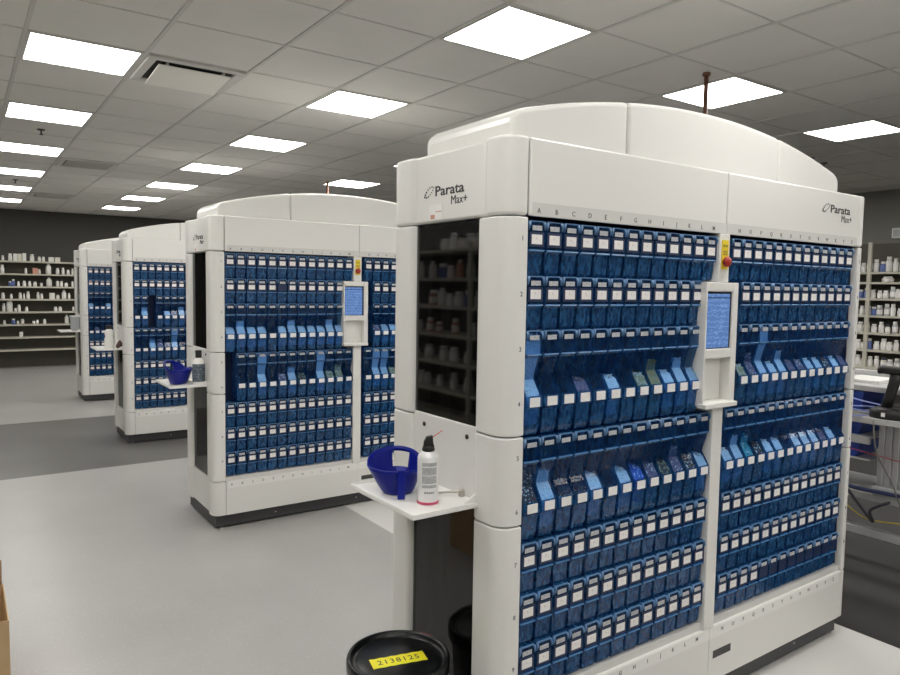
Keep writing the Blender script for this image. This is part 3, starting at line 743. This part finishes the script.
# shelves on the far wall: crop pixels -> positions (x step, height) on each board
PXW = (1.504-.313)/74.
def fx(px): return .313 + px*PXW
zl = [1.985 - .2335*k for k in range(8)]
shelf_unit(-.9, 2.9, 11.86, 12.2, zl, (-.88, 1.56, 2.86), 'putty metal shelving along the charcoal back wall, with scattered bottles', z_top=1.99)
add_px = lambda c_: c_/7.5
ROWS = [
 [(22,20,35,'b','bw'),(75,30,50,'b','bw'),(112,30,50,'c','bw'),(144,30,50,'c','bcream'),(178,28,55,'c','bw'),(235,35,50,'b','bw'),(290,25,35,'b','bw'),(320,25,35,'b','bw'),(380,42,33,'c','bw'),(428,42,33,'c','bcream')],
 [(15,30,60,'b','bw'),(187,20,40,'b','bw'),(257,40,42,'c','bpink'),(288,20,35,'b','bw'),(357,45,76,'j','bw'),(427,28,45,'b','bw'),(470,25,50,'b','bw'),(510,25,35,'b','bw'),(545,20,45,'b','bw')],
 [(68,24,35,'b','bblue'),(93,26,50,'b','bblue'),(130,20,35,'b','bw'),(173,28,40,'b','bw'),(213,25,38,'b','bw'),(253,28,35,'b','bw'),(300,20,35,'b','bcream'),(360,45,66,'j','bw'),(425,24,55,'b','bcream'),(455,24,55,'b','bcream'),(492,28,30,'b','bw'),(542,20,40,'b','bw')],
 [(15,28,45,'b','bw'),(75,20,35,'b','bw'),(140,25,45,'b','bw'),(168,15,38,'b','bw'),(198,28,55,'b','bw'),(273,24,50,'b','bw'),(300,24,40,'b','bw'),(380,42,45,'c','bw'),(425,28,30,'b','bw'),(473,38,66,'j','bw'),(513,22,45,'b','bw')],
 [(18,26,60,'b','bw'),(60,48,90,'j','bw'),(103,20,35,'b','bcream'),(130,26,50,'b','bw'),(185,25,35,'b','bw'),(405,28,35,'b','bw'),(440,30,35,'b','bw'),(545,20,35,'b','bw')],
 [(20,20,30,'b','bw'),(85,30,40,'b','bblue'),(118,20,25,'b','bw'),(152,25,50,'b','bcream'),(236,22,30,'b','bcream'),(263,25,30,'b','bw'),(318,25,35,'b','bw'),(490,34,66,'j','bw')],
 [(140,28,35,'c','bw')],
]
for ri, row in enumerate(ROWS):
    for bi, (cx_, cw, chh, kd, m) in enumerate(row):
        x = fx(cx_/7.5)
        w_ = cw/7.5*PXW; hg = chh/7.5*.0195
        kind = {'b': 'bottle', 'c': 'carton', 'j': 'jug'}[kd]
        o = add(NAME[kind], bottle_mesh(kind, w_*.95, hg, m), None, (x, 11.95, zl[ri]))
        tag(o, '%s %s, %s from left on the %s back wall shelf' % (CWORD[m], {'bottle': 'pill bottle', 'carton': 'carton', 'jug': 'large jug'}[kind], ordn[bi], LV_W[ri]), {'bottle': 'bottle', 'carton': 'carton', 'jug': 'jug'}[kind], 'medicine stock on the back wall shelves')
# shelves on the right wall
rz_ = [1.897, 1.768, 1.562, 1.344, 1.125, .905, .685, .465]
shelf_unit(9.20, 9.50, -.2, 2.2, rz_, (1.06, -.15, 2.15), 'putty metal shelving on the right wall, packed with white bottles', 'y', z_top=2.27)
rnd = random.Random(11)
for ri, z in enumerate(rz_[:7]):
    if ri == 1: ylist = [.86]
    else:
        ylist = []; y = 1.40
        while y > .50:
            ylist.append(y); y -= rnd.uniform(.066, .088)
    for bi, y in enumerate(ylist):
        if abs(y-1.06) < .035 and ri: pass
        hg = {0: rnd.uniform(.12, .19), 1: .07}.get(ri, rnd.uniform(.10, .15)); w_ = rnd.choice([.058, .064, .070])
        m = rnd.choices(['bw', 'bcream', 'bgrey', 'bblue'], [10, 1, 2, 1 if ri == 2 else 0.3])[0]
        kind = 'bottle'
        if ri == 1: w_ = .13
        hg = round(hg, 2)
        o = add(NAME[kind], bottle_mesh(kind, w_, hg, m), None, (9.27, y, z))
        tag(o, '%s bottle, %s from left on the %s right wall shelf' % (CWORD[m], ordn[bi], LV_W[ri]), 'bottle', 'medicine stock on the right wall shelves')
# shelving on the left side of the aisle, mirrored in the smoked glass
ll = [1.95-.25*k for k in range(7)]
e = shelf_unit(-1.60, -1.25, -.4, 3.4, ll, (), 'putty metal shelving on the left of the aisle, seen mirrored in the smoked glass', 'y', False, 2.0)
for yy in (-.38, 1.5, 3.38):
    add('upright', MB().box(.155, .18, yy-1.5-.02, yy-1.5+.02, 0, 2.0).mesh('upright', M['shelf']), e)
add('back_panel', MB().box(-.185, -.176, -1.9, 1.9, 0, 2.0).mesh('back_panel', M['shelfback']), e)
for ri, z in enumerate(ll[:6]):
    y = 0.35; bi = 0
    while y < 2.6 and bi < 12:
        hg = round(rnd.uniform(.10, .17), 2); w_ = rnd.choice([.07, .09])
        m = rnd.choices(['bw', 'bpink', 'bblue', 'bcream'], [8, 1, 1, 1])[0]
        kind = 'jug' if hg > .155 else 'bottle'
        o = add(NAME[kind], bottle_mesh(kind, w_, hg, m), None, (-1.36, y, z))
        tag(o, '%s bottle, %s from near end, %s left aisle shelf mirrored in glass' % (CWORD[m], ordn[bi], LV_W[ri]), 'bottle', 'medicine stock on the left aisle shelves')
        y += rnd.uniform(.11, .26); bi += 1
# wall box on the right wall
e = empty('wall_box', (9.53, .85, 2.33)); tag(e, 'small white box mounted high on the right wall', 'wall box')
bev(add('box_body', MB().box(-.05, .018, -.09, .09, 0, .13).mesh('wall_box', M['bw']), e), .006, 2)
add('box_face', MB().box(-.054, -.05, -.07, .07, .02, .11).mesh('box_face', M['bgrey']), e)
# ------------------------------------------------------------------ workbench at the right
BX = 3.60
wb = empty('workbench', (BX+.35, -1.35, 0)); tag(wb, 'light grey metal workbench with aluminium frame behind the right end of the nearest dispenser', 'workbench')
def wbx(x0, x1, y0, y1, z0, z1, name, m, b=.003):
    return bev(add(name, MB().box(x0-(BX+.35), x1-(BX+.35), y0+1.35, y1+1.35, z0, z1).mesh(name, M[m]), wb), b, 1)
wbx(BX+.02, BX+.75, -2.6, -.35, 1.095, 1.125, 'worktop', 'benchgrey')
wbx(BX, BX+.04, -2.6, -.35, .925, .973, 'front_rail', 'benchgrey')
wbx(BX-.02, BX+.40, -2.6, -.35, .525, .560, 'lower_shelf', 'benchgrey')
wbx(BX-.02, BX+.03, -2.6, -.35, .330, .372, 'stretcher', 'alu')
wbx(BX+.70, BX+.74, -2.6, -.35, .330, .372, 'stretcher', 'alu')
for y in (-2.58, -.42):
    for x in (BX, BX+.70):
        wbx(x, x+.04, y, y+.04, 0, 1.095, 'leg', 'alu')
gp = MB()
for k in range(9):
    y = -1.90 + k*.036
    gp.box(BX-.025-(BX+.35), BX-.004-(BX+.35), y+1.35, y+.028+1.35, .61, .95)
gp.box(BX-.010-(BX+.35), BX-.002-(BX+.35), -1.90+1.35, -1.58+1.35, .61, .95)
bev(add('slotted_panel', gp.mesh('slotted_panel', M['alu']), wb), .003, 1)
wbx(BX-.035, BX-.004, -1.74, -1.57, .562, .612, 'connector_block', 'bgrey')
wbx(BX+.55, BX+.60, -2.6, -.35, 1.125, 1.155, 'rear_ledge', 'benchgrey')
def binn(x, y, z, label, w=.24, d=.20, hg=.10):
    e = empty('storage_bin', (x, y, z)); tag(e, label, 'storage bin', 'blue storage bins in the workbench')
    f = MB().loft([[(-w*.46, -d*.46, 0), (w*.46, -d*.46, 0), (w*.46, d*.46, 0), (-w*.46, d*.46, 0)], [(-w/2, -d/2, hg), (w/2, -d/2, hg), (w/2, d/2, hg), (-w/2, d/2, hg)], [(-w/2+.008, -d/2+.008, hg), (w/2-.008, -d/2+.008, hg), (w/2-.008, d/2-.008, hg), (-w/2+.008, d/2-.008, hg)], [(-w*.46+.008, -d*.46+.008, .01), (w*.46-.008, -d*.46+.008, .01), (w*.46-.008, d*.46-.008, .01), (-w*.46+.008, d*.46-.008, .01)]], smooth=False)
    add('bin_body', f.mesh('bin_body', M['binblue']), e)
    add('bin_rim', MB().box(-w/2-.006, -w/2+.0, -d/2, d/2, hg-.02, hg).mesh('bin_rim', M['binblue']), e)
    return e
wbx(BX+.02, BX+.50, -1.53, -.40, .842, .852, 'middle_shelf', 'benchgrey')
wbx(BX-.005, BX+.02, -1.53, -.40, .815, .856, 'shelf_lip', 'benchgrey')
binn(BX+.17, -1.22, .8525, 'blue storage bin on the middle bench shelf behind the nearest dispenser', .26, .50, .068)
wbx(BX+.02, BX+.50, -1.53, -.40, .722, .732, 'bottom_shelf', 'benchgrey')
binn(BX+.15, -1.22, .7325, 'blue storage bin on the lower bench shelf, below the other blue bins', .26, .50, .078)
wbx(BX+.02, BX+.50, -1.53, -.40, .974, .984, 'upper_shelf', 'benchgrey')
binn(BX+.17, -1.22, .9845, 'wide blue storage bin directly under the bench worktop', .26, .50, .102)
def cable(name, pts, r, m, label, n=5):
    P = [Vector(p) for p in pts]; out = []
    for i in range(len(P)-1):
        p0, p1, p2, p3 = P[max(i-1, 0)], P[i], P[i+1], P[min(i+2, len(P)-1)]
        for k in range(n):
            t = k/n
            out.append(.5*((2*p1) + (-p0+p2)*t + (2*p0-5*p1+4*p2-p3)*t*t + (-p0+3*p1-3*p2+p3)*t**3))
    out.append(P[-1])
    o = add(name, MB().tube(out, r, 7).mesh(name, M[m])); return tag(o, label, 'cable')
for k, (za, zb_) in enumerate(((1.065, 1.04), (1.01, 1.03), (1.0, .998), (.95, .985))):
    cable('strap', [(BX-.02, -1.40, za), (BX-.035, -1.48, (za+zb_)/2), (BX-.045, -1.60, zb_)], .004, 'strap', 'thin lavender cord stretched across the blue bin, %s from the top' % ordn[k])
# scanner on a stand
sc = empty('barcode_scanner', (BX-.08, -1.655, .9855)); tag(sc, 'black handheld barcode scanner resting upright in its cradle on the workbench', 'barcode scanner')
b1 = MB().loft([[(.07*math.cos(a)*.9, .085*math.sin(a), z) for a in [2*PI*k/20 for k in range(20)]] for z in (0, .035)] + [[(.045*math.cos(a), .055*math.sin(a), .05) for a in [2*PI*k/20 for k in range(20)]]])
add('cradle', b1.mesh('cradle', M['scan']), sc)
def ring(cx, cy, cz, rx, ry, tilt=0):
    return [(cx + rx*math.cos(2*PI*k/16), cy + ry*math.sin(2*PI*k/16), cz + tilt*math.sin(2*PI*k/16)) for k in range(16)]
add('handle', MB().loft([ring(0, .02, .04, .018, .025), ring(0, .005, .10, .017, .023), ring(0, -.010, .16, .017, .024), ring(0, -.02, .20, .02, .03)]).mesh('scanner_handle', M['scan']), sc)
hd = MB().loft([[(0 + .026*math.cos(2*PI*k/16), y, .215 + .02*math.sin(2*PI*k/16) + dz) for k in range(16)] for y, dz in ((.055, .0), (.04, .004), (-.05, .0), (-.13, -.006), (-.16, -.01))])
bev(add('scanner_head', hd.mesh('scanner_head', M['scan']), sc), .003, 2)
add('cradle_mark', MB().box(-.066, -.064, -.006, .010, .012, .030).mesh('cradle_mark', M['bcap']), sc)
sc.scale = (1.12, 1.12, 1.12)
wbx(BX-.16, BX+.0, -1.85, -1.55, .955, .985, 'scanner_shelf', 'benchgrey')
cable('scanner_cable', [(BX-.175, -1.62, .98), (BX-.17, -1.64, .82), (BX-.07, -1.68, .65), (BX-.06, -1.74, .50), (BX-.07, -1.85, .40)], .0035, 'cable_grey', 'thin grey cable hanging from the barcode scanner')
cable('red_cord', [(BX-.045, -1.36, .80), (BX-.045, -1.60, .775), (BX-.045, -1.95, .74)], .0025, 'cable_red', 'thin red cord running across the bench front')
cable('blue_hose', [(BX-.05, -1.30, .60), (BX-.05, -1.50, .585), (BX-.05, -1.75, .59), (BX-.05, -2.1, .58)], .011, 'cable_navy', 'navy blue hose lying along the lower bench shelf')
cable('power_cable', [(BX-.06, -1.46, .57), (BX-.07, -1.53, .50), (BX-.07, -1.60, .43), (BX-.075, -1.585, .49), (BX-.06, -1.67, .55)], .008, 'cable_dark', 'dark cable looping below the lower bench shelf')
cable('yellow_cable', [(BX-.04, -1.42, .50), (BX-.05, -1.55, .435), (BX-.05, -1.72, .45), (BX-.04, -1.90, .49), (BX-.035, -2.0, .53)], .004, 'cable_yellow', 'yellow cable sagging below the lower bench shelf')
# things lying on the worktop
for k, (dy, m, lb_) in enumerate(((-1.40, 'bcap', 'white paper stack nearest the dispenser on the workbench'), (-1.72, 'bgrey', 'grey flat case behind the scanner on the workbench'))):
    o = bev(add('paper_stack' if k == 0 else 'flat_case', MB().box(-.12, .12, -.10, .10, 0, .018+.012*k).mesh('stack', M[m]), None, (BX+.25, dy, 1.125)), .002, 1); tag(o, lb_, 'papers' if k == 0 else 'case')
# ------------------------------------------------------------------ light, camera
w = bpy.data.worlds.new('World'); S.world = w; w.use_nodes = True
w.node_tree.nodes['Background'].inputs[0].default_value = (.9, .95, 1, 1); w.node_tree.nodes['Background'].inputs[1].default_value = .02
yaw, pitch, roll = .6112, -.0703, .0154
cy, sy, cp, sp = math.cos(yaw), math.sin(yaw), math.cos(pitch), math.sin(pitch)
F = Vector((sy*cp, cy*cp, sp)); R = Vector((cy, -sy, 0)); U = R.cross(F)
cr, sr = math.cos(roll), math.sin(roll)
R2 = cr*R + sr*U; U2 = -sr*R + cr*U
cam = bpy.data.cameras.new('Camera'); co = bpy.data.objects.new('Camera', cam); COL.objects.link(co)
cam.sensor_width = 36; cam.lens = 703.5734*36/900; cam.clip_start = .05; cam.clip_end = 60
mw = Matrix((( R2.x, U2.x, -F.x, -.3406), (R2.y, U2.y, -F.y, -3.2654), (R2.z, U2.z, -F.z, 1.6105), (0, 0, 0, 1)))
co.matrix_world = mw
S.camera = co
S.view_settings.view_transform = 'Standard'; S.view_settings.look = 'None'; S.view_settings.gamma = 1.0; S.view_settings.use_curve_mapping = False
S.view_settings.exposure = 0.86
